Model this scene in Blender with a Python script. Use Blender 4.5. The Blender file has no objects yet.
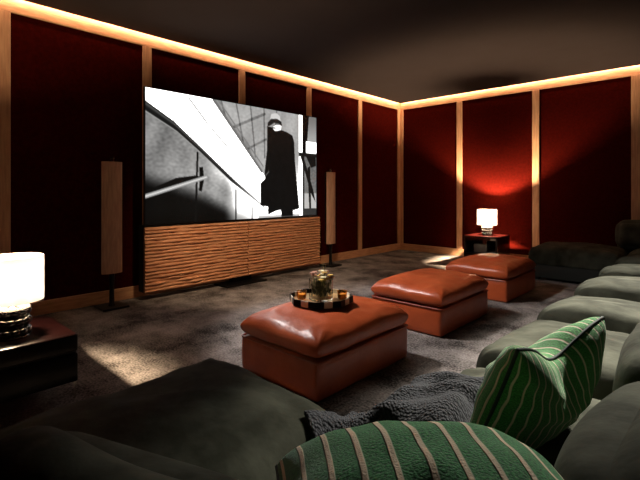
import bpy, bmesh, math, random
from mathutils import Vector, Matrix, noise

random.seed(7)
S = bpy.context.scene
C = S.collection
PI = math.pi

# ------------------------------------------------------------------ camera
cam_d = bpy.data.cameras.new('camera')
cam_d.sensor_width = 36.0
cam_d.lens = 432 / 640 * 36.0
cam_d.shift_y = -(240 - 191) / 640
cam_d.clip_start = 0.02
cam = bpy.data.objects.new('camera', cam_d)
cam.location = (0, 0, 1.2)
cam.rotation_euler = (PI / 2, 0, math.radians(42.9))
C.objects.link(cam)
S.camera = cam

# ------------------------------------------------------------------ world, exposure, light levels
w = bpy.data.worlds.new('world')
S.world = w
w.use_nodes = True
w.node_tree.nodes['Background'].inputs[0].default_value = (0.02, 0.015, 0.012, 1)
w.node_tree.nodes['Background'].inputs[1].default_value = 0.0
S.view_settings.view_transform = 'Standard'
S.view_settings.look = 'None'
S.view_settings.gamma = 1.0
S.view_settings.exposure = 0.0
S.view_settings.use_curve_mapping = False

TV_STRENGTH = 3.8          # what the screen gives off
COVE_STRENGTH = 52.0        # the LED line above the walls
LAMP_WATTS = 170.0         # near table lamp's bulb
FAR_LAMP_WATTS = 640.0     # far table lamp's bulb

# added unseen spots, no fixtures: neutral towards the seats, warm onto the cabinet
for nm, loc, aim, watts, cone, blend, size, col in (
        ('seat_fill_light', (-3.58, 2.05, 2.96), (-1.95, 3.3, 0.3), 720.0, 66, 0.6, 0.16, (1.0, 0.95, 0.92)),
        ('sofa_fill_light', (-1.15, 3.6, 2.96), (-0.36, 1.22, 0.60), 330.0, 33, 0.6, 0.08, (1.0, 0.96, 0.90)),
        ('bench_fill_light', (-0.28, 4.15, 2.96), (-0.45, 1.75, 0.45), 1250.0, 30, 0.8, 0.06, (1.0, 0.94, 0.83)),
        ('bench_fill_light', (-0.28, 5.15, 2.96), (-0.45, 2.75, 0.45), 1300.0, 30, 0.8, 0.06, (1.0, 0.94, 0.83)),
        ('bench_fill_light', (-0.28, 6.15, 2.96), (-0.45, 3.75, 0.45), 1300.0, 30, 0.8, 0.06, (1.0, 0.94, 0.83)),
        ('bench_fill_light', (-0.28, 7.05, 2.96), (-0.45, 4.65, 0.45), 1000.0, 30, 0.8, 0.06, (1.0, 0.94, 0.83)),
        ('cabinet_fill_light', (-2.4, 2.3, 2.96), (-4.6, 3.6, 0.75), 420.0, 62, 0.7, 0.10, (1.0, 0.72, 0.46))):
    L = bpy.data.lights.new(nm, 'SPOT')
    L.energy = watts
    L.color = col
    L.spot_size = math.radians(cone)
    L.spot_blend = blend
    L.shadow_soft_size = size
    lo = bpy.data.objects.new(nm, L)
    lo.location = loc
    lo.rotation_euler = (Vector(aim) - Vector(loc)).to_track_quat('-Z', 'Y').to_euler()
    C.objects.link(lo)


# ------------------------------------------------------------------ materials
def new_mat(name):
    m = bpy.data.materials.new(name)
    m.use_nodes = True
    nt = m.node_tree
    return m, nt, nt.nodes['Principled BSDF']


def N(nt, kind, **kw):
    n = nt.nodes.new(kind)
    for k, v in kw.items():
        setattr(n, k, v)
    return n


def plain(name, col, rough=0.5, metal=0.0, **inp):
    m, nt, p = new_mat(name)
    p.inputs['Base Color'].default_value = (*col, 1)
    p.inputs['Roughness'].default_value = rough
    p.inputs['Metallic'].default_value = metal
    for k, v in inp.items():
        p.inputs[k.replace('_', ' ')].default_value = v
    return m


def mottled(name, c1, c2, scale=8, rough=0.5, bump=0.2, bscale=60, stretch=(1, 1, 1), detail=5,
            bdist=0.01, coord='Object', ramp=(0.35, 0.65), **inp):
    m, nt, p = new_mat(name)
    tc = N(nt, 'ShaderNodeTexCoord')
    mp = N(nt, 'ShaderNodeMapping')
    mp.inputs['Scale'].default_value = stretch
    nt.links.new(tc.outputs[coord], mp.inputs['Vector'])
    n1 = N(nt, 'ShaderNodeTexNoise')
    n1.inputs['Scale'].default_value = scale
    n1.inputs['Detail'].default_value = detail
    nt.links.new(mp.outputs[0], n1.inputs['Vector'])
    r = N(nt, 'ShaderNodeValToRGB')
    r.color_ramp.elements[0].position, r.color_ramp.elements[1].position = ramp
    r.color_ramp.elements[0].color = (*c1, 1)
    r.color_ramp.elements[1].color = (*c2, 1)
    nt.links.new(n1.outputs[0], r.inputs[0])
    nt.links.new(r.outputs[0], p.inputs['Base Color'])
    n2 = N(nt, 'ShaderNodeTexNoise')
    n2.inputs['Scale'].default_value = bscale
    n2.inputs['Detail'].default_value = 4
    nt.links.new(mp.outputs[0], n2.inputs['Vector'])
    b = N(nt, 'ShaderNodeBump')
    b.inputs['Strength'].default_value = bump
    b.inputs['Distance'].default_value = bdist
    nt.links.new(n2.outputs[0], b.inputs['Height'])
    nt.links.new(b.outputs[0], p.inputs['Normal'])
    p.inputs['Roughness'].default_value = rough
    for k, v in inp.items():
        p.inputs[k.replace('_', ' ')].default_value = v
    return m


M = {}
M['wall'] = mottled('red_wall_fabric', (0.030, 0.0020, 0.0011), (0.042, 0.0027, 0.0015), 30, 0.9, 0.25, 350, bdist=0.003, Specular_IOR_Level=0.0)
M['ceiling'] = mottled('dark_ceiling_paint', (0.042, 0.031, 0.028), (0.044, 0.033, 0.030), 3, 0.95, 0.05, 120, Specular_IOR_Level=0.0)
M['oak'] = mottled('oak_trim', (0.50, 0.24, 0.12), (0.66, 0.36, 0.19), 6, 0.5, 0.12, 40, stretch=(8, 8, 0.7), bdist=0.002)
M['oak_flat'] = mottled('oak_trim_lengthwise', (0.50, 0.24, 0.12), (0.66, 0.36, 0.19), 6, 0.5, 0.12, 40, stretch=(1, 1, 8), bdist=0.002)
M['walnut'] = mottled('slatted_oak', (0.46, 0.20, 0.095), (0.66, 0.33, 0.17), 9, 0.45, 0.2, 60, stretch=(1, 1.2, 9), bdist=0.002)
M['speaker_wood'] = mottled('speaker_lamella_wood', (0.47, 0.26, 0.17), (0.60, 0.36, 0.23), 9, 0.5, 0.2, 60, stretch=(6, 6, 0.8), bdist=0.002)
M['leather'] = mottled('cognac_leather', (0.33, 0.055, 0.015), (0.44, 0.082, 0.024), 5, 0.36, 0.30, 45, bdist=0.006, Specular_IOR_Level=0.45)
M['leather_seam'] = plain('leather_piping', (0.27, 0.045, 0.016), 0.4)
M['velvet'] = mottled('dark_green_velvet', (0.025, 0.026, 0.017), (0.078, 0.080, 0.058), 5, 0.9, 0.45, 9, detail=6,
                      bdist=0.02, Specular_IOR_Level=0.1, Sheen_Weight=0.0, Sheen_Roughness=0.4, Sheen_Tint=(0.62, 0.68, 0.52, 1))
M['sofa_base'] = plain('dark_base_cloth', (0.016, 0.018, 0.014), 0.8)
M['black_gloss'] = plain('black_lacquer', (0.002, 0.0015, 0.0015), 0.3, Specular_IOR_Level=0.08)
M['black_top'] = mottled('dark_red_lacquer', (0.0016, 0.0003, 0.0003), (0.0028, 0.0005, 0.0004), 4, 0.3, 0.02, 20, Specular_IOR_Level=0.12)
M['red_gloss'] = mottled('polished_dark_red_lacquer', (0.010, 0.0015, 0.0012), (0.016, 0.002, 0.0016), 4, 0.10, 0.01, 20, Specular_IOR_Level=0.9)
M['black'] = plain('black_metal', (0.008, 0.008, 0.008), 0.4, 0.6)
M['black_matte'] = plain('black_matte', (0.006, 0.006, 0.006), 0.7)
M['steel'] = plain('polished_steel', (0.55, 0.53, 0.50), 0.2, 1.0)
M['brass'] = plain('polished_brass', (0.85, 0.62, 0.34), 0.36, 0.9)
M['mirror'] = plain('mirror_glass', (0.85, 0.76, 0.66), 0.08, 1.0)
M['pearl'] = plain('pearl_inlay', (0.78, 0.68, 0.55), 0.25)
M['black_glass'] = plain('black_glass', (0.006, 0.006, 0.007), 0.06, 0.0, Coat_Weight=1.0)
M['beige'] = mottled('beige_board', (0.42, 0.36, 0.28), (0.48, 0.41, 0.32), 10, 0.7, 0.05, 80)
M['amber'] = plain('amber_glass', (0.95, 0.50, 0.14), 0.08, 0.0, Transmission_Weight=0.9, IOR=1.4)
M['clear_glass'] = plain('smoky_glass', (0.80, 0.78, 0.70), 0.03, 0.0, Transmission_Weight=1.0, IOR=1.12)
M['leaf'] = plain('dry_leaf', (0.10, 0.10, 0.045), 0.6)
M['stem'] = plain('dry_stem', (0.42, 0.36, 0.16), 0.6)
M['cream_flower'] = plain('cream_petal', (0.80, 0.74, 0.50), 0.6)
M['yellow_flower'] = plain('ochre_petal', (0.72, 0.46, 0.10), 0.6)
M['pink_flower'] = plain('dusty_pink_petal', (0.50, 0.24, 0.16), 0.6)
M['wax'] = plain('candle_wax', (0.85, 0.62, 0.34), 0.4)
M['gap'] = plain('shadow_gap', (0.004, 0.003, 0.003), 0.9)


def carpet_mat():
    m, nt, p = new_mat('carpet_pile')
    tc = N(nt, 'ShaderNodeTexCoord')
    big = N(nt, 'ShaderNodeTexNoise')
    big.inputs['Scale'].default_value = 2.4
    big.inputs['Detail'].default_value = 7
    big.inputs['Roughness'].default_value = 0.65
    fine = N(nt, 'ShaderNodeTexNoise')
    fine.inputs['Scale'].default_value = 70
    fine.inputs['Detail'].default_value = 4
    for n in (big, fine):
        nt.links.new(tc.outputs['Object'], n.inputs['Vector'])
    add = N(nt, 'ShaderNodeMath', operation='MULTIPLY_ADD')
    add.inputs[1].default_value = 0.38
    nt.links.new(fine.outputs[0], add.inputs[0])
    mul = N(nt, 'ShaderNodeMath', operation='MULTIPLY')
    mul.inputs[1].default_value = 0.62
    nt.links.new(big.outputs[0], mul.inputs[0])
    nt.links.new(mul.outputs[0], add.inputs[2])
    r = N(nt, 'ShaderNodeValToRGB')
    r.color_ramp.elements[0].position = 0.40
    r.color_ramp.elements[0].color = (0.030, 0.024, 0.021, 1)
    r.color_ramp.elements[1].position = 0.64
    r.color_ramp.elements[1].color = (0.40, 0.355, 0.33, 1)
    nt.links.new(add.outputs[0], r.inputs[0])
    nt.links.new(r.outputs[0], p.inputs['Base Color'])
    b = N(nt, 'ShaderNodeBump')
    b.inputs['Strength'].default_value = 0.8
    b.inputs['Distance'].default_value = 0.02
    nt.links.new(add.outputs[0], b.inputs['Height'])
    nt.links.new(b.outputs[0], p.inputs['Normal'])
    p.inputs['Roughness'].default_value = 0.95
    p.inputs['Specular IOR Level'].default_value = 0.1
    return m


def striped_mat(name, count, green_a, green_b, pale, width=0.13, across='X'):
    """Woven green cloth with raised pale cords; stripes follow the cloth's own UVs."""
    m, nt, p = new_mat(name)
    uv = N(nt, 'ShaderNodeUVMap', uv_map='uv')
    sp = N(nt, 'ShaderNodeSeparateXYZ')
    nt.links.new(uv.outputs[0], sp.inputs[0])
    wob = N(nt, 'ShaderNodeTexNoise')
    wob.inputs['Scale'].default_value = 9
    nt.links.new(uv.outputs[0], wob.inputs['Vector'])
    wm = N(nt, 'ShaderNodeMath', operation='MULTIPLY')
    wm.inputs[1].default_value = 0.05*count/13
    nt.links.new(wob.outputs[0], wm.inputs[0])
    mu = N(nt, 'ShaderNodeMath', operation='MULTIPLY_ADD')
    mu.inputs[1].default_value = count
    nt.links.new(sp.outputs[across], mu.inputs[0])
    nt.links.new(wm.outputs[0], mu.inputs[2])
    fr = N(nt, 'ShaderNodeMath', operation='FRACT')
    nt.links.new(mu.outputs[0], fr.inputs[0])
    pp = N(nt, 'ShaderNodeMath', operation='SUBTRACT')
    pp.inputs[1].default_value = 0.5
    nt.links.new(fr.outputs[0], pp.inputs[0])
    ab = N(nt, 'ShaderNodeMath', operation='ABSOLUTE')
    nt.links.new(pp.outputs[0], ab.inputs[0])
    mask = N(nt, 'ShaderNodeMapRange', interpolation_type='SMOOTHSTEP')
    mask.inputs['From Min'].default_value = width * 0.75
    mask.inputs['From Max'].default_value = width * 0.42
    nt.links.new(ab.outputs[0], mask.inputs['Value'])
    wv = N(nt, 'ShaderNodeTexNoise')
    wv.inputs['Scale'].default_value = 120
    wv.inputs['Detail'].default_value = 3
    nt.links.new(uv.outputs[0], wv.inputs['Vector'])
    g = N(nt, 'ShaderNodeValToRGB')
    g.color_ramp.elements[0].position = 0.35
    g.color_ramp.elements[1].position = 0.68
    g.color_ramp.elements[0].color = (*green_a, 1)
    g.color_ramp.elements[1].color = (*green_b, 1)
    nt.links.new(wv.outputs[0], g.inputs[0])
    mx = N(nt, 'ShaderNodeMix', data_type='RGBA')
    nt.links.new(mask.outputs[0], mx.inputs['Factor'])
    nt.links.new(g.outputs[0], mx.inputs['A'])
    mx.inputs['B'].default_value = (*pale, 1)
    nt.links.new(mx.outputs['Result'], p.inputs['Base Color'])
    hs = N(nt, 'ShaderNodeMath', operation='MULTIPLY_ADD')
    hs.inputs[1].default_value = 0.55
    nt.links.new(wv.outputs[0], hs.inputs[0])
    nt.links.new(mask.outputs[0], hs.inputs[2])
    b = N(nt, 'ShaderNodeBump')
    b.inputs['Strength'].default_value = 0.9
    b.inputs['Distance'].default_value = 0.006
    nt.links.new(hs.outputs[0], b.inputs['Height'])
    nt.links.new(b.outputs[0], p.inputs['Normal'])
    p.inputs['Roughness'].default_value = 0.85
    p.inputs['Sheen Weight'].default_value = 0.25
    return m


def knit_mat():
    m, nt, p = new_mat('charcoal_knit')
    uv = N(nt, 'ShaderNodeUVMap', uv_map='uv')
    v = N(nt, 'ShaderNodeTexVoronoi')
    v.inputs['Scale'].default_value = 85
    nt.links.new(uv.outputs[0], v.inputs['Vector'])
    r = N(nt, 'ShaderNodeValToRGB')
    r.color_ramp.elements[0].color = (0.042, 0.044, 0.052, 1)
    r.color_ramp.elements[1].color = (0.010, 0.0105, 0.013, 1)
    r.color_ramp.elements[1].position = 0.7
    nt.links.new(v.outputs['Distance'], r.inputs[0])
    nt.links.new(r.outputs[0], p.inputs['Base Color'])
    b = N(nt, 'ShaderNodeBump', invert=True)
    b.inputs['Strength'].default_value = 0.9
    b.inputs['Distance'].default_value = 0.008
    nt.links.new(v.outputs['Distance'], b.inputs['Height'])
    nt.links.new(b.outputs[0], p.inputs['Normal'])
    p.inputs['Roughness'].default_value = 0.95
    p.inputs['Sheen Weight'].default_value = 0.03
    return m


def emit_mat(name, col, strength):
    m, nt, p = new_mat(name)
    nt.nodes.remove(p)
    e = N(nt, 'ShaderNodeEmission')
    e.inputs[0].default_value = (*col, 1)
    e.inputs[1].default_value = strength
    nt.links.new(e.outputs[0], nt.nodes['Material Output'].inputs[0])
    return m


def screen_mat():
    m, nt, p = new_mat('screen_picture')
    a = N(nt, 'ShaderNodeAttribute', attribute_name='picture')
    p.inputs['Base Color'].default_value = (0.004, 0.004, 0.004, 1)
    p.inputs['Roughness'].default_value = 0.25
    p.inputs['Specular IOR Level'].default_value = 0.2
    nt.links.new(a.outputs['Color'], p.inputs['Emission Color'])
    p.inputs['Emission Strength'].default_value = TV_STRENGTH
    return m


def shade_mat():
    """Linen drum shade: lets a little of its own bulb's light through."""
    m, nt, p = new_mat('linen_lamp_shade')
    tr = N(nt, 'ShaderNodeBsdfTranslucent')
    tr.inputs[0].default_value = (0.14, 0.14, 0.14, 1)
    df = N(nt, 'ShaderNodeBsdfDiffuse')
    df.inputs[0].default_value = (0.14, 0.125, 0.11, 1)
    mx = N(nt, 'ShaderNodeAddShader')
    nt.links.new(tr.outputs[0], mx.inputs[0])
    nt.links.new(df.outputs[0], mx.inputs[1])
    nt.links.new(mx.outputs[0], nt.nodes['Material Output'].inputs[0])
    nt.nodes.remove(p)
    return m


M['carpet'] = carpet_mat()
M['stripe_fine'] = striped_mat('green_striped_cloth', 18, (0.020, 0.150, 0.026), (0.090, 0.46, 0.085), (0.80, 0.70, 0.50), 0.15)
M['stripe_bold'] = striped_mat('green_corded_cloth', 12, (0.008, 0.085, 0.022), (0.050, 0.33, 0.080), (0.78, 0.62, 0.42), 0.17)
M['pillow_piping'] = plain('dark_green_piping', (0.010, 0.025, 0.014), 0.7)
M['knit'] = knit_mat()
M['led'] = emit_mat('warm_led_line', (1.0, 0.62, 0.38), COVE_STRENGTH)
M['screen'] = screen_mat()
M['shade'] = shade_mat()


# ------------------------------------------------------------------ mesh helpers
def box(bm, x0, x1, y0, y1, z0, z1, bevel=0.0, seg=2):
    vs = [bm.verts.new(p) for p in ((x0, y0, z0), (x1, y0, z0), (x1, y1, z0), (x0, y1, z0),
                                    (x0, y0, z1), (x1, y0, z1), (x1, y1, z1), (x0, y1, z1))]
    fs = [bm.faces.new([vs[i] for i in q]) for q in
          ((3, 2, 1, 0), (4, 5, 6, 7), (0, 1, 5, 4), (1, 2, 6, 5), (2, 3, 7, 6), (3, 0, 4, 7))]
    if bevel:
        es = {e for f in fs for e in f.edges}
        bmesh.ops.bevel(bm, geom=list(es), offset=bevel, segments=seg, affect='EDGES', profile=0.5)


def lathe(bm, prof, n=32, cx=0, cy=0, closed=True):
    rings = []
    for r, z in prof:
        rings.append([bm.verts.new((cx + r * math.cos(2 * PI * i / n), cy + r * math.sin(2 * PI * i / n), z)) for i in range(n)])
    for a, b in zip(rings, rings[1:]):
        for i in range(n):
            j = (i + 1) % n
            bm.faces.new((a[i], a[j], b[j], b[i]))
    if closed:
        bm.faces.new(list(reversed(rings[0])))
        bm.faces.new(rings[-1])


def tube(bm, pts, r, n=8, taper=None):
    pts = [Vector(p) for p in pts]
    rings = []
    for i, p in enumerate(pts):
        d = (pts[min(i + 1, len(pts) - 1)] - pts[max(i - 1, 0)])
        d = d.normalized() if d.length > 1e-9 else Vector((0, 0, 1))
        a = d.cross(Vector((0, 0, 1)))
        if a.length < 1e-3:
            a = d.cross(Vector((1, 0, 0)))
        a.normalize()
        b = d.cross(a)
        rr = r if taper is None else r + (taper - r) * i / (len(pts) - 1)
        rings.append([bm.verts.new(p + a * rr * math.cos(2 * PI * k / n) + b * rr * math.sin(2 * PI * k / n)) for k in range(n)])
    for a, b in zip(rings, rings[1:]):
        for k in range(n):
            j = (k + 1) % n
            bm.faces.new((a[k], a[j], b[j], b[k]))
    bm.faces.new(list(reversed(rings[0])))
    bm.faces.new(rings[-1])


def ball(bm, c, r, sub=1, sq=(1, 1, 1)):
    mt = Matrix.Translation(c) @ Matrix.Diagonal((sq[0], sq[1], sq[2], 1))
    bmesh.ops.create_icosphere(bm, subdivisions=sub, radius=r, matrix=mt)


def obj(name, bm, mat, parent=None, smooth=True, angle=40, loc=None):
    bmesh.ops.recalc_face_normals(bm, faces=bm.faces[:])
    me = bpy.data.meshes.new(name)
    bm.to_mesh(me)
    bm.free()
    me.materials.append(mat)
    if smooth:
        me.polygons.foreach_set('use_smooth', [True] * len(me.polygons))
        me.set_sharp_from_angle(angle=math.radians(angle))
    o = bpy.data.objects.new(name, me)
    C.objects.link(o)
    if parent is not None:
        o.parent = parent
    if loc is not None:
        o.location = loc
    return o


def tag(o, label, cat, group=None):
    o['label'] = label
    o['category'] = cat
    if group:
        o['group'] = group
    return o


def thing(name, label, cat, loc=(0, 0, 0), rz=0.0, group=None):
    o = bpy.data.objects.new(name, None)
    o.empty_display_size = 0.1
    C.objects.link(o)
    o.location = loc
    o.rotation_euler = (0, 0, rz)
    return tag(o, label, cat, group)


def struct(name, bm, mat, smooth=False):
    o = obj(name, bm, mat, smooth=smooth)
    o['kind'] = 'structure'
    return o


def copy_thing(root, loc, label, rz=None):
    r = root.copy()
    C.objects.link(r)
    r.location = loc
    if rz is not None:
        r.rotation_euler = (0, 0, rz)
    r['label'] = label
    for ch in list(root.children):
        c = ch.copy()
        C.objects.link(c)
        c.parent = r
        for g in list(ch.children):
            d = g.copy()
            C.objects.link(d)
            d.parent = c
    return r


def B():
    return bmesh.new()


def soft_box(sx, sy, sz, rad, crown=0.0, puff=0.0, seed=0.0, wr=0.0, wscale=4.0, n=26, nz=10, crown_bottom=0.0, dome_pow=0.8):
    """A stuffed block: rounded box with a domed top, bellied sides and wrinkles. Centred, base at z=0."""
    bm = B()
    hx, hy, hz = sx / 2, sy / 2, sz / 2
    cache = {}

    def vert(i, j, k):
        key = (i, j, k)
        if key in cache:
            return cache[key]
        def dist(t):            # crowd the grid towards the edges
            return math.copysign(1 - (1 - abs(t)) ** 1.35, t)
        px, py, pz = dist(2 * i / n - 1) * hx, dist(2 * j / n - 1) * hy, (2 * k / nz - 1) * hz
        ix = max(-hx + rad, min(hx - rad, px))
        iy = max(-hy + rad, min(hy - rad, py))
        iz = max(-hz + rad, min(hz - rad, pz))
        d = Vector((px - ix, py - iy, pz - iz))
        if d.length > 1e-9:
            d = d.normalized() * rad
        p = Vector((ix, iy, iz)) + d
        u, v, t = px / hx, py / hy, pz / hz
        dome = max(0.0, (1 - u * u) * (1 - v * v)) ** dome_pow
        if t > 0:
            p.z += crown * dome * t
        else:
            p.z += crown_bottom * dome * t
        side = (1 - t * t)
        p.x += puff * side * u * (1 - v * v * 0.6)
        p.y += puff * side * v * (1 - u * u * 0.6)
        if wr:
            q = Vector((p.x * wscale, p.y * wscale, p.z * wscale * 1.4)) + Vector((seed * 7.3, seed * 3.1, seed))
            nn = Vector((u * abs(u), v * abs(v), t)).normalized()
            ridge = 1 - abs(noise.noise(q)) * 2
            p += nn * wr * (noise.noise(q * 0.6 + Vector((9, 2, 4))) * 1.2 + 0.5 * (ridge - 0.5))
        p.z += hz
        cache[key] = bm.verts.new(p)
        return cache[key]

    def quad(a, b, c, d):
        bm.faces.new((a, b, c, d))
    for i in range(n):
        for j in range(n):
            quad(vert(i, j, 0), vert(i, j + 1, 0), vert(i + 1, j + 1, 0), vert(i + 1, j, 0))
            quad(vert(i, j, nz), vert(i + 1, j, nz), vert(i + 1, j + 1, nz), vert(i, j + 1, nz))
    for k in range(nz):
        for i in range(n):
            quad(vert(i, 0, k), vert(i + 1, 0, k), vert(i + 1, 0, k + 1), vert(i, 0, k + 1))
            quad(vert(i, n, k), vert(i, n, k + 1), vert(i + 1, n, k + 1), vert(i + 1, n, k))
            quad(vert(0, i, k), vert(0, i, k + 1), vert(0, i + 1, k + 1), vert(0, i + 1, k))
            quad(vert(n, i, k), vert(n, i + 1, k), vert(n, i + 1, k + 1), vert(n, i, k + 1))
    return bm


def pad(sx, sy, h, crown, seed=0.0, wr=0.0, wscale=4.0, p=6.0, q=0.36, low=0.42, n=48, corner=0.03, tilt=0.0):
    """A stuffed cushion: full rounded edges, domed top, flat underside at z=0."""
    bm = B()
    hx, hy = sx / 2, sy / 2
    zr = h * low                                  # height of the fullest line round the sides
    top, bot = {}, {}

    def sp(i):
        t = 2 * i / n - 1
        return math.copysign(1 - (1 - abs(t)) ** 2.0, t)
    for i in range(n + 1):
        for j in range(n + 1):
            u, v = sp(i), sp(j)
            rim = i in (0, n) or j in (0, n)
            c = 1 - corner * (abs(u) * abs(v)) ** 5
            x, y = hx * u * c, hy * v * c
            e = max(0.0, (1 - abs(u) ** p) * (1 - abs(v) ** p)) ** q
            if p >= 8:                            # boxier cushions keep squarer corners
                e = 0.3 * e + 0.7 * max(0.0, 1 - (abs(u) ** (2.2 * p) + abs(v) ** (2.2 * p)) ** 0.4545) ** q
            qv = Vector((x * wscale + seed * 7.3, y * wscale + seed * 3.1, seed))
            w1 = noise.noise(qv * 0.6)
            w2 = 0.5 - abs(noise.noise(qv * 1.5 + Vector((3, 8, 1)))) * 2
            # pull-lines running in from the corners
            cd = min(1.0, math.hypot(1 - abs(u), 1 - abs(v)))
            ang = math.atan2(1 - abs(v), 1 - abs(u) + 1e-6)
            pull = math.sin(ang * 11 + seed) * math.exp(-(cd / 0.35) ** 2) * min(1, cd * 6)
            zt = zr + (h - zr) * e + crown * max(0, (1 - u * u) * (1 - v * v)) ** 0.8 + \
                wr * (w1 * 1.3 + w2 * 0.5) * e + wr * 0.45 * pull * e - tilt * v * e
            ox = wr * 0.7 * noise.noise(Vector((y * wscale, seed, 1))) * u * abs(u) if abs(u) > 0.5 else 0
            oy = wr * 0.7 * noise.noise(Vector((x * wscale, seed, 7))) * v * abs(v) if abs(v) > 0.5 else 0
            a = bm.verts.new((x + ox, y + oy, zt if not rim else zr))
            top[i, j] = a
            eb = max(0.0, (1 - abs(u) ** (p * 2)) * (1 - abs(v) ** (p * 2))) ** q
            bot[i, j] = a if rim else bm.verts.new((x + ox, y + oy, zr * (1 - eb)))
    for g_, flip in ((top, False), (bot, True)):
        for i in range(n):
            for j in range(n):
                f4 = [g_[i, j], g_[i + 1, j], g_[i + 1, j + 1], g_[i, j + 1]]
                bm.faces.new(f4[::-1] if flip else f4)
    return bm


# ------------------------------------------------------------------ the room
WX, BY, RX, NY = -4.85, 7.63, 1.5, -1.3       # left wall, back wall, right wall, near wall
TOP = 3.12
bm = B(); box(bm, WX - 0.1, RX + 0.1, NY - 0.1, BY + 0.1, -0.1, 0.0)
struct('floor', bm, M['carpet'])
bm = B(); box(bm, WX - 0.1, RX + 0.1, NY - 0.1, BY + 0.1, TOP, TOP + 0.1)
struct('ceiling', bm, M['ceiling'])
GAP = 0.075
bm = B(); box(bm, WX + GAP, RX - GAP, NY + GAP, BY - GAP, 2.985, TOP)
o = struct('ceiling_drop', bm, M['ceiling']); o.name = 'trim_30'
bm = B(); box(bm, WX - 0.1, WX, NY - 0.1, BY + 0.1, 0, TOP); struct('wall_left', bm, M['wall'])
bm = B(); box(bm, WX, RX, BY, BY + 0.1, 0, TOP); struct('wall_back', bm, M['wall'])
bm = B(); box(bm, RX, RX + 0.1, NY - 0.1, BY + 0.1, 0, TOP); struct('wall_right', bm, M['wall'])
bm = B(); box(bm, WX, RX, NY - 0.1, NY, 0, TOP); struct('wall_near', bm, M['wall'])

TW, TD = 0.105, 0.022                          # the oak battens
trim_no = [0]


def trim(x0, x1, y0, y1, z0, z1, mat):
    trim_no[0] += 1
    b_ = B(); box(b_, x0, x1, y0, y1, z0, z1, 0.003, 1)
    struct('trim_%d' % trim_no[0], b_, mat)


for y in (-0.40, 0.93, 2.285, 3.628, 4.948, 6.281):
    trim(WX, WX + TD, y - TW / 2, y + TW / 2, 0.13, 2.86, M['oak'])
trim(WX, WX + TD, BY - 0.10, BY, 0.13, 2.86, M['oak'])
for x in (-3.554, -2.236, -0.90, 0.43):
    trim(x - TW / 2, x + TW / 2, BY - TD, BY, 0.13, 2.86, M['oak'])
trim(WX + TD, WX + 0.09, BY - TD, BY, 0.13, 2.86, M['oak'])
trim(WX, WX + TD, NY, BY, 2.86, 3.0, M['oak_flat'])
trim(WX + TD, RX, BY - TD, BY, 2.86, 3.0, M['oak_flat'])
bm = B(); box(bm, WX, WX + TD, NY, BY, 0.0, 0.13, 0.003, 1); struct('baseboard_left', bm, M['oak_flat'])
bm = B(); box(bm, WX + TD, RX, BY - TD, BY, 0.0, 0.13, 0.003, 1); struct('baseboard_back', bm, M['oak_flat'])

# LED line in the shadow gap, on the edge of the dropped ceiling, facing the wall
for nm, a in (('trim_20', (WX + GAP - 0.012, WX + GAP - 0.002, NY + 0.1, BY - GAP, 2.995, 3.02)),
              ('trim_21', (WX + GAP, RX - 0.1, BY - GAP + 0.002, BY - GAP + 0.012, 2.995, 3.02))):
    bm = B(); box(bm, *a); struct(nm, bm, M['led'])

# ------------------------------------------------------------------ television
TX, TY0, TY1, TZ0, TZ1 = -4.60, 2.14, 4.87, 0.825, 2.34


def inside(poly, x, y):
    r = False
    j = len(poly) - 1
    for i in range(len(poly)):
        xi, yi = poly[i]; xj, yj = poly[j]
        if (yi > y) != (yj > y) and x < (xj - xi) * (y - yi) / (yj - yi) + xi:
            r = not r
        j = i
    return r


def seg_d(x, y, a, b, asp=1.8):
    ax, ay, bx_, by_ = a[0] * asp, a[1], b[0] * asp, b[1]
    px, py = x * asp, y
    dx, dy = bx_ - ax, by_ - ay
    t = max(0, min(1, ((px - ax) * dx + (py - ay) * dy) / (dx * dx + dy * dy)))
    return math.hypot(px - ax - t * dx, py - ay - t * dy)


def lerp_line(pts, x):
    for (x0, y0), (x1, y1) in zip(pts, pts[1:]):
        if x0 <= x <= x1:
            return y0 + (y1 - y0) * (x - x0) / (x1 - x0)
    return 9.0


def sm(a, b, x):
    t = max(0, min(1, (x - a) / (b - a)))
    return t * t * (3 - 2 * t)


BU = [(-0.01, 0.085), (0.123, 0.22), (0.287, 0.45), (0.432, 0.657), (0.577, 0.842), (0.65, 0.94)]
BL = [(-0.01, 0.17), (0.137, 0.301), (0.242, 0.435), (0.416, 0.677), (0.577, 0.862), (0.65, 0.95)]
COAT = [(0.637, 0.158), (0.668, 0.162), (0.689, 0.195), (0.734, 0.175), (0.773, 0.189), (0.813, 0.215), (0.826, 0.277),
        (0.831, 0.451), (0.838, 0.548), (0.865, 0.929), (0.816, 0.946), (0.816, 0.999), (0.734, 0.999), (0.73, 0.931),
        (0.690, 0.945), (0.642, 0.975), (0.642, 0.899), (0.593, 0.887), (0.593, 0.684), (0.622, 0.644), (0.619, 0.58), (0.635, 0.378)]
HAT = [(0.640, 0.125), (0.662, 0.085), (0.703, 0.076), (0.732, 0.095), (0.739, 0.135), (0.716, 0.122), (0.682, 0.118), (0.655, 0.150), (0.637, 0.160)]
CROWN = [(0.655, 0.088), (0.664, 0.038), (0.70, 0.022), (0.722, 0.045), (0.73, 0.095)]
FACE = [(0.668, 0.165), (0.695, 0.135), (0.734, 0.135), (0.726, 0.195), (0.700, 0.210)]
LATS = [[(0.869, 0.389), (0.892, 0.386), (0.975, 0.743), (0.995, 0.87), (0.960, 0.79)],
        [(0.915, 0.40), (0.995, 0.406), (0.998, 0.497), (0.958, 0.519)], [(0.93, 0.52), (0.95, 0.5), (0.96, 1.0), (0.945, 1.0)]]


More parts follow.
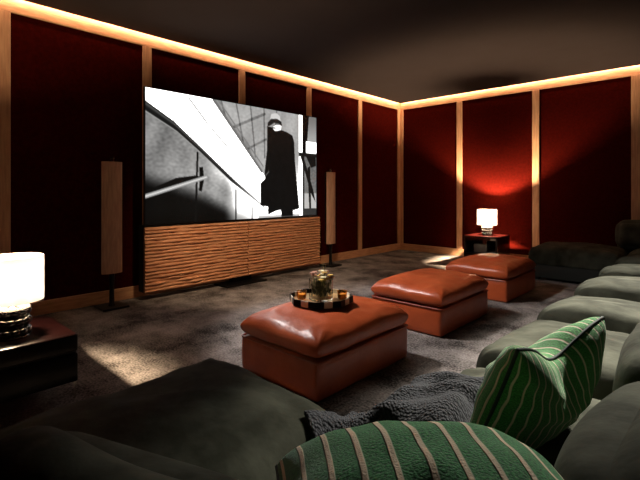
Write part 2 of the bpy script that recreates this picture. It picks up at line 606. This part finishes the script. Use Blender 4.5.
def picture(a, b):
    """Grey value of the black-and-white still on the screen, a to the right, b down."""
    tex = 0.05 * noise.noise(Vector((a * 14, b * 4, 0))) + 0.03 * noise.noise(Vector((a * 60, b * 50, 3)))
    up, lo = lerp_line(BU, a), lerp_line(BL, a)
    if b < up:
        v = 0.98
        edge = 0.003 + 0.315 + (b) * 0.49
        if a > edge and a < 0.87:
            v = 0.66 + tex * 2 + 0.30 * sm(0.35, 0.75, b) - 0.12 * (1 - sm(0.0, 0.05, a - edge))
            for k in range(5):
                if seg_d(a, b, (0.36 + k * 0.085, 0.0), (0.44 + k * 0.06, 0.45)) < 0.008:
                    v -= 0.22
            if seg_d(a, b, (0.39, 0.24), (0.62, 0.05)) < 0.012 or seg_d(a, b, (0.47, 0.42), (0.63, 0.28)) < 0.010:
                v -= 0.2
        if seg_d(a, b, (0.318, 0.0), (0.60, 0.575)) < 0.012:
            v = 0.45
        if seg_d(a, b, (0.345, 0.0), (0.61, 0.53)) < 0.006:
            v = 0.5
        if seg_d(a, b, (0.193, 0.022), (0.287, 0.205)) < 0.007 or seg_d(a, b, (0.308, 0.241), (0.40, 0.39)) < 0.006:
            v = 0.72
        if seg_d(a, b, (0.137, 0.023), (0.124, 0.231)) < 0.008:
            v = 0.85
        v = min(v, 0.98)
    elif b < lo:
        f = (b - up) / max(lo - up, 1e-4)
        v = 0.10 + 0.22 * (1 - abs(f - 0.25) * 4 if f < 0.5 else 0)
        if f > 0.86:
            v = 0.6
        v = v + (0.75 - v) * sm(0.40, 0.60, a)
    else:
        diag = b - (0.66 + 0.55 * (a - 0.05) + 0.25 * max(0, a - 0.25))
        v = 0.50 + tex * 3 + 0.10 * sm(0.06, 0.2, a)
        v *= 1 - 0.92 * sm(-0.06, 0.10, diag)
        v = v + (0.97 - v) * sm(0.24, 0.42, a - 0.28 * sm(0.55, 1.0, b) * 1.0)
        v = v + (0.97 - v) * sm(0.37, 0.46, a)
        v *= 1 - 0.55 * sm(0.86, 1.04, b - 0.2 * max(0, a - 0.3)) * (1 - sm(0.42, 0.6, a))
        if inside([(0.03, 0.735), (0.133, 0.655), (0.227, 0.632), (0.262, 0.645), (0.20, 0.69), (0.06, 0.755)], a, b):
            v = 0.05
        if seg_d(a, b, (0.237, 0.45), (0.227, 1.0)) < 0.009:
            v = 0.06
        if seg_d(a, b, (0.442, 0.744), (0.442, 1.0)) < 0.007:
            v = 0.12
        if seg_d(a, b, (0.54, 0.902), (0.54, 1.0)) < 0.006:
            v = 0.4
        if inside([(0.245, 0.565), (0.264, 0.56), (0.270, 0.66), (0.258, 0.76), (0.243, 0.75), (0.248, 0.67)], a, b):
            v = 0.03
        d = seg_d(a, b, (-0.02, 0.805), (0.282, 0.642))
        if d < 0.016:
            v = 0.86 - 0.35 * (d / 0.016)
    if a > 0.862:
        if a < 0.888:
            v = 0.95
        elif b < 0.39:
            v = 0.03 if a < 0.940 - b * 0.05 else 0.46 + 0.2 * sm(0, 0.25, b)
            if 0.255 < b < 0.372 and a > 0.917:
                v = 0.96
        else:
            v = 0.75 if b > 0.78 else 0.45 + tex * 3
            if a < 0.905 and a > 0.893:
                v = 0.15
        if b > 0.372 and b < 0.41:
            v = 0.10
        for L in LATS:
            if inside(L, a, b):
                v = 0.08
        if b > 0.93 and a > 0.90:
            v = 0.2
    if inside(FACE, a, b):
        v = 0.9
    if inside(CROWN, a, b):
        v = 0.80
    if inside(HAT, a, b):
        v = 0.12
    if seg_d(a, b, (0.668, 0.166), (0.690, 0.164)) < 0.006:
        v = 0.25
    if inside(COAT, a, b):
        v = 0.055 + 0.02 * noise.noise(Vector((a * 30, b * 20, 1)))
        if seg_d(a, b, (0.60, 0.66), (0.648, 0.575)) < 0.004:
            v = 0.4
    if 0.866 > a > 0.58 and b > 0.955 and not inside(COAT, a, b) and b > 0.98:
        v *= 0.8
    return max(0.0, min(1.0, v))


tv = thing('television', 'large wide flat television showing a black-and-white man in a long coat', 'television', (TX, (TY0 + TY1) / 2, TZ0))
NA, NB = 300, 166
me = bpy.data.meshes.new('screen')
W2, H = (TY1 - TY0) / 2 - 0.010, TZ1 - TZ0
vs, fs = [], []
for j in range(NB + 1):
    for i in range(NA + 1):
        vs.append((0.004, -W2 + 2 * W2 * i / NA, H - 0.008 - (H - 0.016) * j / NB))
for j in range(NB):
    for i in range(NA):
        q = j * (NA + 1) + i
        fs.append((q, q + NA + 1, q + NA + 2, q + 1))
me.from_pydata(vs, [], fs)
ca = me.color_attributes.new('picture', 'FLOAT_COLOR', 'POINT')
buf = []
for j in range(NB + 1):
    for i in range(NA + 1):
        g = 0.0
        for da in (-0.25, 0.25):
            for db in (-0.25, 0.25):
                g += picture((i + da) / NA, (j + db) / NB) / 4
        lin = ((g + 0.055) / 1.055) ** 2.4 if g > 0.04045 else g / 12.92
        # a bright screen: highlights go far beyond paper white
        e = lin / (1.0 + (TV_STRENGTH - 1.0) * (1 - sm(0.74, 1.0, g)))
        buf += [e, e * 0.985, e * 0.96, 1.0]
ca.data.foreach_set('color', buf)
me.materials.append(M['screen'])
scr = bpy.data.objects.new('screen', me)
C.objects.link(scr)
scr.parent = tv
bm = B()
hw = (TY1 - TY0) / 2
box(bm, -0.020, -0.001, -hw, hw, 0.0, H, 0.003, 1)
for a in ((-0.02, 0.008, -hw, -hw + 0.010, 0, H), (-0.02, 0.008, hw - 0.010, hw, 0, H),
          (-0.02, 0.008, -hw + 0.010, hw - 0.010, 0, 0.008), (-0.02, 0.008, -hw + 0.010, hw - 0.010, H - 0.008, H)):
    box(bm, *a)
obj('bezel', bm, M['black'], tv, smooth=False)
bm = B(); box(bm, -0.085, -0.020, -hw * 0.72, hw * 0.72, 0.02, H * 0.62, 0.02, 2)
obj('rear_housing', bm, M['black_matte'], tv)

# cabinet with two wavy slatted oak fronts, on a low plinth
cab = thing('media_cabinet', 'low oak media cabinet with two wavy slatted fronts under the television', 'cabinet', (TX, 3.535, 0))
CW = 1.395
bm = B(); box(bm, -0.16, -0.012, -CW + 0.01, CW - 0.01, 0.080, 0.822, 0.004, 1)
obj('body', bm, M['black_matte'], cab, smooth=False)
for side in (-1, 1):
    y0, y1 = (-CW, -0.006) if side < 0 else (0.006, CW)
    bm = B()
    z0, z1 = 0.080, 0.800
    rows, per = 19, 8
    nyy, nzz = 70, rows * per
    grid = []
    for k in range(nzz + 1):
        line = []
        for i in range(nyy + 1):
            y = y0 + (y1 - y0) * i / nyy
            z = z0 + (z1 - z0) * k / nzz
            t = (k % per) / per
            row = k // per
            amp = 0.55 + 0.75 * noise.noise(Vector((y * 5.5 + row * 3.7, row * 1.9, side)))
            x = 0.006 + 0.036 * math.sin(PI * t) ** 0.8 * amp if 0 < k < nzz else 0.0
            zz = z + 0.006 * noise.noise(Vector((y * 4.0, row * 2.3, 5))) if 0 < k < nzz else z
            line.append(bm.verts.new((x, y, zz)))
        grid.append(line)
    for k in range(nzz):
        for i in range(nyy):
            bm.faces.new((grid[k][i], grid[k][i + 1], grid[k + 1][i + 1], grid[k + 1][i]))
    edge = [grid[0][i] for i in range(nyy + 1)] + [grid[k][nyy] for k in range(1, nzz + 1)] + \
           [grid[nzz][i] for i in range(nyy - 1, -1, -1)] + [grid[k][0] for k in range(nzz - 1, 0, -1)]
    back = [bm.verts.new((-0.011, v.co.y, v.co.z)) for v in edge]
    for i in range(len(edge)):
        j = (i + 1) % len(edge)
        bm.faces.new((edge[i], back[i], back[j], edge[j]))
    bm.faces.new(list(reversed(back)))
    obj('slatted_front', bm, M['walnut'], cab, angle=60)
bm = B(); box(bm, -0.14, 0.15, -0.42, 0.22, 0.0, 0.02, 0.004, 1); box(bm, -0.12, -0.04, -0.20, 0.10, 0.02, 0.082)
obj('floor_plate', bm, M['black'], cab, smooth=False)

# ------------------------------------------------------------------ column loudspeakers
sp = thing('column_speaker', 'slim wood-fronted column loudspeaker left of the television', 'speaker', (-4.60, 1.80, 0), 0, 'column loudspeakers')
bm = B(); box(bm, -0.13, 0.13, -0.13, 0.13, 0.0, 0.022, 0.004, 1); obj('base_plate', bm, M['black'], sp, smooth=False)
bm = B(); lathe(bm, [(0.035, 0.022), (0.026, 0.05), (0.022, 0.20), (0.03, 0.37)], 16); obj('stem', bm, M['black'], sp)


def half_round(bm, r, z0, z1, front, depth, nn=14, ribs=0):
    ring = []
    for i in range(nn + 1):
        t = -PI / 2 + PI * i / nn
        rr = r * (1 + (0.012 if ribs and i % 2 else 0))
        ring.append((front * math.cos(t) * depth, rr * math.sin(t)))
    ring = ring if front > 0 else list(reversed(ring))
    lo = [bm.verts.new((x, y, z0)) for x, y in ring]
    hi = [bm.verts.new((x, y, z1)) for x, y in ring]
    for i in range(len(ring)):
        j = (i + 1) % len(ring)
        bm.faces.new((lo[i], lo[j], hi[j], hi[i]))
    bm.faces.new(list(reversed(lo)))
    bm.faces.new(hi)


bm = B(); half_round(bm, 0.102, 0.355, 1.50, 1, 0.05, 40, 1)
obj('lamella_cover', bm, M['speaker_wood'], sp, angle=30)
bm = B(); half_round(bm, 0.098, 0.36, 1.495, -1, 0.09, 20)
obj('cabinet', bm, M['black'], sp)
bm = B(); lathe(bm, [(0.020, 1.50), (0.020, 1.53), (0.026, 1.532), (0.026, 1.55), (0.012, 1.555)], 16)
obj('top_knob', bm, M['steel'], sp)
copy_thing(sp, (-4.60, 5.20, 0), 'slim wood-fronted column loudspeaker right of the television')

# ------------------------------------------------------------------ ottomans
OW, OL = 0.70, 0.955
ott = thing('leather_ottoman', 'nearest of the three cognac leather ottomans, carrying the octagonal tray', 'ottoman',
            (-2.005, 2.235, 0), 0, 'cognac leather ottomans')
bm = soft_box(OW, OL, 0.232, 0.02, 0.0, 0.004, 1.0, 0.003, 5, 20, 8)
obj('base', bm, M['leather'], ott, loc=(0, 0, 0.006))
bm = pad(OW + 0.03, OL + 0.03, 0.135, 0.058, 3.0, 0.014, 6.5, 7.0, 0.34, 0.45)
obj('cushion', bm, M['leather'], ott, angle=120, loc=(0, 0, 0.240))
bm = B()
pts = []
a, b_, r_ = OW / 2 + 0.004, OL / 2 + 0.004, 0.03
for cx, cy, s in ((a - r_, b_ - r_, 0), (-a + r_, b_ - r_, 1), (-a + r_, -b_ + r_, 2), (a - r_, -b_ + r_, 3)):
    for k in range(6):
        t = s * PI / 2 + k * PI / 10
        pts.append((cx + r_ * math.cos(t), cy + r_ * math.sin(t), 0.234))
pts.append(pts[0])
tube(bm, pts, 0.006, 6)
obj('piping', bm, M['leather_seam'], ott)
ott2 = copy_thing(ott, (-2.012, 3.715, 0), 'middle of the three cognac leather ottomans, its top left bare')
ott3 = copy_thing(ott, (-2.020, 5.20, 0), 'farthest cognac leather ottoman, nearest the back wall and lit side table')

# ------------------------------------------------------------------ side tables
near_t = thing('side_table', 'black lacquered drawer table on thin steel legs at left edge', 'side table', (-3.025, 0.60, 0))
bm = B(); box(bm, -0.285, 0.285, -0.285, 0.285, 0.095, 0.262, 0.012, 3); obj('drawer', bm, M['black_gloss'], near_t)
bm = B(); box(bm, -0.275, 0.275, -0.275, 0.275, 0.262, 0.268); obj('seam', bm, M['gap'], near_t, smooth=False)
bm = B(); box(bm, -0.285, 0.285, -0.285, 0.285, 0.268, 0.372, 0.014, 3); obj('top', bm, M['black_top'], near_t)
for sx in (-1, 1):
    for sy in (-1, 1):
        bm = B(); lathe(bm, [(0.006, 0.0), (0.006, 0.097)], 10, sx * 0.27, sy * 0.27); obj('leg', bm, M['steel'], near_t)

far_t = thing('side_table', 'open black lacquered side table by the back wall', 'side table', (-2.855, 7.145, 0))
bm = B(); box(bm, -0.275, 0.275, -0.275, 0.275, 0.440, 0.468, 0.004, 1); obj('top', bm, M['red_gloss'], far_t, smooth=False)
for s in (-1, 1):
    bm = B(); box(bm, s * 0.275 - (0.03 if s > 0 else 0), s * 0.275 + (0.03 if s < 0 else 0), -0.275, 0.275, 0.0, 0.440, 0.003, 1)
    obj('side_panel', bm, M['red_gloss'], far_t, smooth=False)
bm = B(); box(bm, -0.245, 0.245, -0.265, 0.265, 0.16, 0.185); obj('shelf', bm, M['black_gloss'], far_t, smooth=False)
bm = B(); box(bm, -0.245, 0.245, 0.25, 0.265, 0.185, 0.44); obj('back_panel', bm, M['mirror'], far_t, smooth=False)
bm = B(); box(bm, -0.11, 0.11, -0.07, 0.07, 0.0, 0.13, 0.006, 2)
o = obj('box', bm, M['beige'], loc=(-2.93, 7.12, 0.186))
tag(o, 'small beige box on the shelf of the open side table', 'box')
o.name = 'storage_box'


# ------------------------------------------------------------------ table lamps
def make_lamp(label, loc, base_h, watts):
    t = thing('table_lamp', label, 'lamp', loc, 0, 'white drum table lamps')
    bm_ = B()
    lathe(bm_, [(0.060, 0.0), (0.068, 0.006), (0.068, base_h - 0.030), (0.045, base_h - 0.018), (0.014, base_h - 0.012), (0.014, base_h + 0.01)], 32)
    rows_n = max(3, round((base_h - 0.03) / 0.052))
    br = (base_h - 0.03) / rows_n / 2
    for q in range(rows_n):
        for i in range(12):
            an = (i + 0.5 * (q % 2)) * PI / 6
            ball(bm_, (0.070 * math.cos(an), 0.070 * math.sin(an), 0.004 + br * (2 * q + 1)), br * 0.97, 2)
    obj('glass_base', bm_, M['black_glass'], t, angle=50)
    bm_ = B(); lathe(bm_, [(0.082, 0.0), (0.084, 0.008), (0.082, 0.012)], 40); obj('foot_ring', bm_, M['steel'], t)
    z0, z1, R = base_h, base_h + 0.25, 0.155
    bm_ = B()
    n = 64
    rings = []
    for r, z in ((R, z0), (R, z1), (R - 0.004, z1), (R - 0.004, z0)):
        rings.append([bm_.verts.new((r * math.cos(2 * PI * i / n), r * math.sin(2 * PI * i / n), z)) for i in range(n)])
    for q in range(4):
        a_, c_ = rings[q], rings[(q + 1) % 4]
        for i in range(n):
            j = (i + 1) % n
            bm_.faces.new((a_[i], a_[j], c_[j], c_[i]))
    obj('shade', bm_, M['shade'], t)
    bm_ = B()
    for q in range(3):
        an = q * 2 * PI / 3
        tube(bm_, [(0.01 * math.cos(an), 0.01 * math.sin(an), z0 + 0.03), ((R - 0.004) * math.cos(an), (R - 0.004) * math.sin(an), z0 + 0.03)], 0.002, 6)
    lathe(bm_, [(0.014, z0), (0.014, z0 + 0.06)], 12)
    obj('shade_holder', bm_, M['black'], t)
    bm_ = B(); lathe(bm_, [(0.030, z0 + 0.186), (0.032, z0 + 0.189), (0.006, z0 + 0.194)], 24)  # unseen disc added above the bulb to block its upward light
    tube(bm_, [(0.022, 0, z0 + 0.187), (0.028, 0, z0 + 0.09), (0.012, 0, z0 + 0.05)], 0.0015, 5)
    obj('light_baffle', bm_, M['black'], t)
    L = bpy.data.lights.new('bulb', 'POINT')
    L.energy = watts
    L.color = (1.0, 0.76, 0.50)
    L.shadow_soft_size = 0.022
    lo = bpy.data.objects.new('bulb', L)
    C.objects.link(lo)
    lo.parent = t
    lo.location = (0, 0, z0 + 0.128)
    return t


make_lamp('glowing white drum lamp on the black table at the left edge', (-2.945, 0.605, 0.373), 0.207, LAMP_WATTS)
make_lamp('small glowing white drum lamp on the open table by the back wall', (-2.854, 7.15, 0.469), 0.170, FAR_LAMP_WATTS)

# ------------------------------------------------------------------ sectional sofa
sofa = thing('sectional_sofa', 'large dark green velvet U-shaped sectional sofa around the ottomans', 'sofa', (0, 0, 0))
SEAT_Z0, SEAT_H = 0.20, 0.245


def seat(x0, x1, y0, y1, seed, crown=0.035, h=SEAT_H, name='seat_cushion', tilt=0.0):
    bm_ = pad(x1 - x0 - 0.004, y1 - y0 - 0.035, h, crown, seed, 0.018, 4.0, 8.0, 0.23, 0.20, tilt=tilt)
    return obj(name, bm_, M['velvet'], sofa, angle=120, loc=((x0 + x1) / 2, (y0 + y1) / 2, SEAT_Z0))


def base(x0, x1, y0, y1):
    bm_ = B(); box(bm_, x0, x1, y0, y1, 0.035, SEAT_Z0 + 0.01, 0.012, 2)
    obj('base', bm_, M['sofa_base'], sofa)
    for px in (x0 + 0.07, x1 - 0.07):
        for py in (y0 + 0.07, y1 - 0.07):
            b2 = B(); box(b2, px - 0.025, px + 0.025, py - 0.025, py + 0.025, 0.0, 0.036)
            obj('foot', b2, M['black_matte'], sofa, smooth=False)


FX = -0.885                       # front of the long run
ys = [1.06, 1.985, 2.925, 3.83, 4.745, 5.65, 6.50]
for k in range(6):
    seat(FX, 0.12, ys[k], ys[k + 1], k + 1, tilt=0.034)
    base(FX + 0.02, 0.10, ys[k] + 0.004, ys[k + 1] - 0.004)
seat(FX, 0.12, 0.20, 1.06, 11)
base(FX + 0.02, 0.10, 0.20, 1.05)
seat(-1.725, FX, 0.20, 1.165, 12, 0.05, 0.262)
base(-1.69, FX + 0.01, 0.22, 1.125)
seat(-1.97, FX, 6.26, 7.16, 13, 0.035)
base(-1.91, FX + 0.01, 6.28, 7.16)
seat(FX, 0.12, 6.50, 7.16, 14)
base(FX + 0.02, 0.10, 6.51, 7.16)

# upholstered backs
for a in ((0.10, 0.32, 0.0, 7.36, 0.62), (-1.655, 0.10, 0.0, 0.20, 0.60), (-1.06, 0.10, 7.16, 7.36, 0.62)):
    bm = B(); box(bm, a[0], a[1], a[2], a[3], 0.035, a[4], 0.04, 4)
    obj('backrest', bm, M['velvet'], sofa)


def back_cushion(cx, cy, length, thick, height, rz, lean, seed, z=0.435):
    bm_ = soft_box(length, height, thick, thick * 0.46, 0.070, 0.03, seed, 0.014, 3.2, 30, 12, 0.02)
    for v in bm_.verts:          # stand the block up: its flat length runs sideways, its dome faces the sitter
        x, y, zz = v.co
        v.co = Vector((x, -(zz - thick / 2), y + height / 2))
    o_ = obj('back_cushion', bm_, M['velvet'], sofa)
    o_.matrix_local = Matrix.Translation((cx, cy, z)) @ Matrix.Rotation(rz, 4, 'Z') @ Matrix.Rotation(lean, 4, 'X')
    return o_


yb = [0.72, 1.40, 2.33, 3.26, 4.19, 5.12, 6.05, 6.9]
for k in range(7):
    back_cushion(-0.095, (yb[k] + yb[k + 1]) / 2, yb[k + 1] - yb[k] - 0.01, 0.24, 0.33, -PI / 2, -0.18, 21 + k)
back_cushion(-0.60, 0.31, 0.78, 0.21, 0.33, PI + 0.25, -0.15, 31)
back_cushion(-0.66, 7.04, 0.76, 0.22, 0.36, 0.0, -0.12, 33)


# ------------------------------------------------------------------ throw pillows
def make_pillow(name, label, TL, TR, BL_, BR_, thick, mat, group, dent=0.0, seed=0.0, piping=True, pinch=0.05, flat=1.0):
    TL, TR, BL_, BR_ = map(Vector, (TL, TR, BL_, BR_))
    cen = (TL + TR + BL_ + BR_) / 4
    nrm = ((TR - TL).cross(TL - BL_)).normalized()
    up = ((TL + TR) - (BL_ + BR_)).normalized()
    root = thing(name, label, 'cushion', cen, 0, group)
    n = 44
    bm_ = B()
    uvl = bm_.loops.layers.uv.new('uv')
    def plane(u, v):
        # edges drawn in between the corners
        uu = u * (1 - pinch * (1 - v * v))
        vv = v * (1 - pinch * (1 - u * u))
        s, t = (uu + 1) / 2, (vv + 1) / 2
        p = BL_.lerp(BR_, s).lerp(TL.lerp(TR, s), t)
        if dent:
            p = p - up * dent * math.exp(-(u / 0.55) ** 2) * sm(-0.3, 1.0, v)
        return p
    def T(u, v):
        e = max(0.0, (1 - u * u) * (1 - v * v))
        h = 0.5 * thick * e ** 0.42
        return h
    top, bot = {}, {}
    for i in range(n + 1):
        for j in range(n + 1):
            u, v = math.sin((i / n - 0.5) * PI), math.sin((j / n - 0.5) * PI)
            p, h = plane(u, v), T(u, v)
            q = Vector((u * 2.2 + seed, v * 2.2, seed * 3))
            rim = i in (0, n) or j in (0, n)
            wv = 0.0 if rim else 0.009 * noise.noise(q * 1.6)
            if dent:
                h *= 1 - 0.35 * math.exp(-(u / 0.35) ** 2) * sm(0.2, 1, v)
            a_ = bm_.verts.new(p - cen + nrm * (h + wv))
            U_, V_ = 2 * i / n - 1, 2 * j / n - 1
            U_, V_ = 0.5 * (U_ + u), 0.5 * (V_ + v)
            top[i, j] = (a_, U_, V_)
            if rim:
                bot[i, j] = top[i, j]
            else:
                wv2 = 0.009 * noise.noise(q * 1.6 + Vector((5, 5, 5)))
                bot[i, j] = (bm_.verts.new(p - cen - nrm * (h * flat + wv2)), U_, V_)
    for g_, flip in ((top, False), (bot, True)):
        for i in range(n):
            for j in range(n):
                q4 = [g_[i, j], g_[i + 1, j], g_[i + 1, j + 1], g_[i, j + 1]]
                if flip:
                    q4.reverse()
                f = bm_.faces.new([x[0] for x in q4])
                for lp, x in zip(f.loops, q4):
                    lp[uvl].uv = ((x[1] + 1) / 2, (x[2] + 1) / 2)
    rim_pts = [top[i, 0][0].co.copy() for i in range(n + 1)] + [top[n, j][0].co.copy() for j in range(1, n + 1)] + \
              [top[i, n][0].co.copy() for i in range(n - 1, -1, -1)] + [top[0, j][0].co.copy() for j in range(n - 1, -1, -1)]
    obj('cover', bm_, mat, root, angle=80)
    if piping:
        b2 = B(); tube(b2, rim_pts, 0.0045, 6)
        obj('piping', b2, M['pillow_piping'], root, angle=80)
    return root


make_pillow('throw_pillow', 'green striped cushion lying flat in the near corner of the sofa', (-0.680, 0.600, 0.625), (-0.305, 0.968, 0.625),
            (-0.41, 0.35, 0.61), (-0.02, 0.74, 0.61), 0.34, M['stripe_bold'], 'green striped cushions', 0.0, 2.0, flat=0.5)
make_pillow('throw_pillow', 'green striped cushion standing upright with dented top against the sofa back', (-0.330, 1.0, 0.85), (-0.255, 1.50, 0.83),
            (-0.49, 1.09, 0.485), (-0.40, 1.60, 0.485), 0.21, M['stripe_fine'], 'green striped cushions', 0.09, 5.0)

# ------------------------------------------------------------------ knitted throw
from mathutils.bvhtree import BVHTree
trees = []
for ch in sofa.children:
    if ch.name.startswith('seat_cushion'):
        mt = Matrix.Translation(ch.location)
        trees.append(BVHTree.FromPolygons([mt @ v.co for v in ch.data.vertices], [p.vertices[:] for p in ch.data.polygons]))


def seat_top(x, y):
    best = 0.0
    for t_ in trees:
        hit = t_.ray_cast(Vector((x, y, 2)), Vector((0, 0, -1)))
        if hit[0] is not None:
            best = max(best, hit[0].z)
    return best


bm = B()
uvl = bm.loops.layers.uv.new('uv')
NU, NV = 90, 70
g = {}
hz_ = {}
for i in range(NU + 1):
    for j in range(NV + 1):
        u, v = i / NU, j / NV
        # u runs along the seat front, v from the seat back over its front edge
        y = 0.96 + 0.66 * u + 0.03 * math.sin(v * 7)
        x = -0.51 - 0.43 * v + 0.03 * math.sin(u * 8) - 0.04 * (1 - u)
        st = seat_top(x, y)
        hz_[i, j] = (x, y, max(st, 0.41 - 0.24 * sm(-0.85, -0.95, x) * sm(1.18, 1.32, y)))
sm_h = {k: v[2] for k, v in hz_.items()}
for it in range(25):
    sm_h = {(i, j): max(hz_[i, j][2], sum(sm_h[min(NU, max(0, i + a)), min(NV, max(0, j + b_))] for a, b_ in ((1, 0), (-1, 0), (0, 1), (0, -1))) / 4)
            for i in range(NU + 1) for j in range(NV + 1)}
for i in range(NU + 1):
    for j in range(NV + 1):
        u, v = i / NU, j / NV
        x, y, _ = hz_[i, j]
        edge = min(u, 1 - u, v, 1 - v)
        fold = 0.5 + 0.5 * math.sin(u * 21 + 4.0 * v + 3 * noise.noise(Vector((u * 3, v * 3, 0))))
        lump = 0.05 * max(0, noise.noise(Vector((u * 4.5, v * 3.5, 2))) + 0.25)
        g[i, j] = bm.verts.new((x, y, sm_h[i, j] + 0.012 + (0.026 * fold + lump) * sm(-0.02, 0.14, edge)))
for i in range(NU):
    for j in range(NV):
        f = bm.faces.new((g[i, j], g[i + 1, j], g[i + 1, j + 1], g[i, j + 1]))
        for lp, (a, b_) in zip(f.loops, ((i, j), (i + 1, j), (i + 1, j + 1), (i, j + 1))):
            lp[uvl].uv = (a / NU, b_ / NV * 0.7)
th = obj('knitted_throw', bm, M['knit'], angle=80)
sd = th.modifiers.new('thickness', 'SOLIDIFY')
sd.thickness = 0.014
sd.offset = 0
tag(th, 'charcoal knitted throw bunched over the inner corner of the sofa', 'blanket')

# ------------------------------------------------------------------ tray and what stands on it
TRX, TRY, TRZ = -2.05, 2.215, 0.434
tray = thing('octagonal_tray', 'octagonal brass tray with dark and mirrored rim panels on the nearest ottoman', 'tray', (TRX, TRY, TRZ), 0.2)
R8 = 0.225


def octo(r, z):
    return [(r * math.cos(PI / 8 + k * PI / 4), r * math.sin(PI / 8 + k * PI / 4), z) for k in range(8)]


bm = B()
lo = [bm.verts.new(p) for p in octo(R8 - 0.006, 0.0)]
hi = [bm.verts.new(p) for p in octo(R8 - 0.006, 0.010)]
for k in range(8):
    bm.faces.new((lo[k], lo[(k + 1) % 8], hi[(k + 1) % 8], hi[k]))
bm.faces.new(list(reversed(lo))); bm.faces.new(hi)
obj('mirror_base', bm, M['brass'], tray, smooth=False)
PAN = 3
ring = octo(R8, 0)
for k in range(8):
    p, q = Vector(ring[k]), Vector(ring[(k + 1) % 8])
    inward = -(p + q).normalized() * 0.008
    for s in range(PAN):
        a, c_ = p.lerp(q, s / PAN), p.lerp(q, (s + 1) / PAN)
        bm = B()
        v8 = []
        for z in (0.0, 0.042):
            v8 += [bm.verts.new(w_ + Vector((0, 0, z))) for w_ in (a, c_, c_ + inward, a + inward)]
        for f in ((0, 1, 5, 4), (1, 2, 6, 5), (2, 3, 7, 6), (3, 0, 4, 7), (0, 3, 2, 1), (4, 5, 6, 7)):
            bm.faces.new([v8[i] for i in f])
        obj('rim_panel', bm, M['pearl'] if s == 1 else M['black_gloss'], tray, smooth=False)

vase = thing('glass_vase', 'dark glass cylinder vase in the middle of the tray', 'vase', (TRX + 0.0, TRY + 0.0, TRZ + 0.011))
bm = B()
lathe(bm, [(0.080, 0.0), (0.084, 0.004), (0.084, 0.140), (0.080, 0.140), (0.080, 0.012)], 32)
obj('glass', bm, M['clear_glass'], vase)

fl = thing('dried_flowers', 'bunch of dried flowers and dark leaves filling the glass vase', 'flowers', (TRX, TRY, TRZ + 0.026))
rnd = random.Random(4)
for k in range(36):
    an, rr = rnd.uniform(0, 2 * PI), rnd.uniform(0.0, 0.062)
    bx_, by_ = rr * math.cos(an), rr * math.sin(an)
    tx_, ty_ = bx_ * 1.30 + rnd.uniform(-.008, .008), by_ * 1.30 + rnd.uniform(-.008, .008)
    hgt = rnd.uniform(0.118, 0.172)
    if k in (3, 9):
        hgt = 0.235
    bm = B(); tube(bm, [(bx_ * 0.8, by_ * 0.8, 0.0), ((bx_ + tx_) / 2, (by_ + ty_) / 2, hgt * 0.5), (tx_, ty_, hgt)], 0.0016, 5)
    obj('stem', bm, M['stem'], fl)
    if k in (3, 9):
        continue
    bm = B()
    ball(bm, (tx_, ty_, hgt), 0.0085, 1)
    for q in range(7):
        t = q * 2 * PI / 7
        ball(bm, (tx_ + 0.0135 * math.cos(t), ty_ + 0.0135 * math.sin(t), hgt + 0.003), 0.0085, 1, (1, 1, 0.6))
    obj('flower_head', bm, M[('cream_flower', 'yellow_flower', 'cream_flower', 'pink_flower')[k % 4]], fl)
for k in range(70):
    an, rr, z = rnd.uniform(0, 2 * PI), rnd.uniform(0.03, 0.074), rnd.uniform(0.0, 0.095)
    bm = B()
    d = Vector((math.cos(an), math.sin(an), 0))
    sd_ = Vector((-d.y, d.x, rnd.uniform(-.4, .4))).normalized()
    o_ = d * rr + Vector((0, 0, z))
    ln, wd = rnd.uniform(0.024, 0.042), rnd.uniform(0.009, 0.016)
    upv = Vector((0, 0, 1)) * ln
    rows_ = []
    for s_ in range(5):
        t = s_ / 4
        ww = wd * math.sin(PI * min(0.97, t + 0.03))
        p_ = o_ + upv * t - d * 0.004 * math.sin(PI * t)
        rows_.append([bm.verts.new(p_ - sd_ * ww + d * 0.001), bm.verts.new(p_ + d * 0.003), bm.verts.new(p_ + sd_ * ww + d * 0.001), bm.verts.new(p_ - d * 0.001)])
    for a, b_ in zip(rows_, rows_[1:]):
        for q in range(4):
            bm.faces.new((a[q], a[(q + 1) % 4], b_[(q + 1) % 4], b_[q]))
    bm.faces.new(rows_[0]); bm.faces.new(list(reversed(rows_[-1])))
    obj('leaf', bm, M['leaf'], fl)


def votive(label, loc):
    t = thing('candle_glass', label, 'candle holder', loc, 0, 'amber glasses on the tray')
    bm_ = B()
    lathe(bm_, [(0.024, 0.0), (0.031, 0.006), (0.036, 0.058), (0.033, 0.058), (0.028, 0.008)], 28)
    obj('glass', bm_, M['amber'], t)
    bm_ = B(); lathe(bm_, [(0.025, 0.009), (0.027, 0.034), (0.024, 0.037)], 24); obj('candle', bm_, M['wax'], t)
    bm_ = B(); tube(bm_, [(0, 0, 0.036), (0.001, 0, 0.046)], 0.0012, 5); obj('wick', bm_, M['black_matte'], t)
    return t


v1 = votive('amber candle glass on the tray, left of the vase', (TRX - 0.105, TRY - 0.085, TRZ + 0.011))
copy_thing(v1, (TRX + 0.105, TRY + 0.105, TRZ + 0.011), 'amber candle glass on the tray, right of the vase')
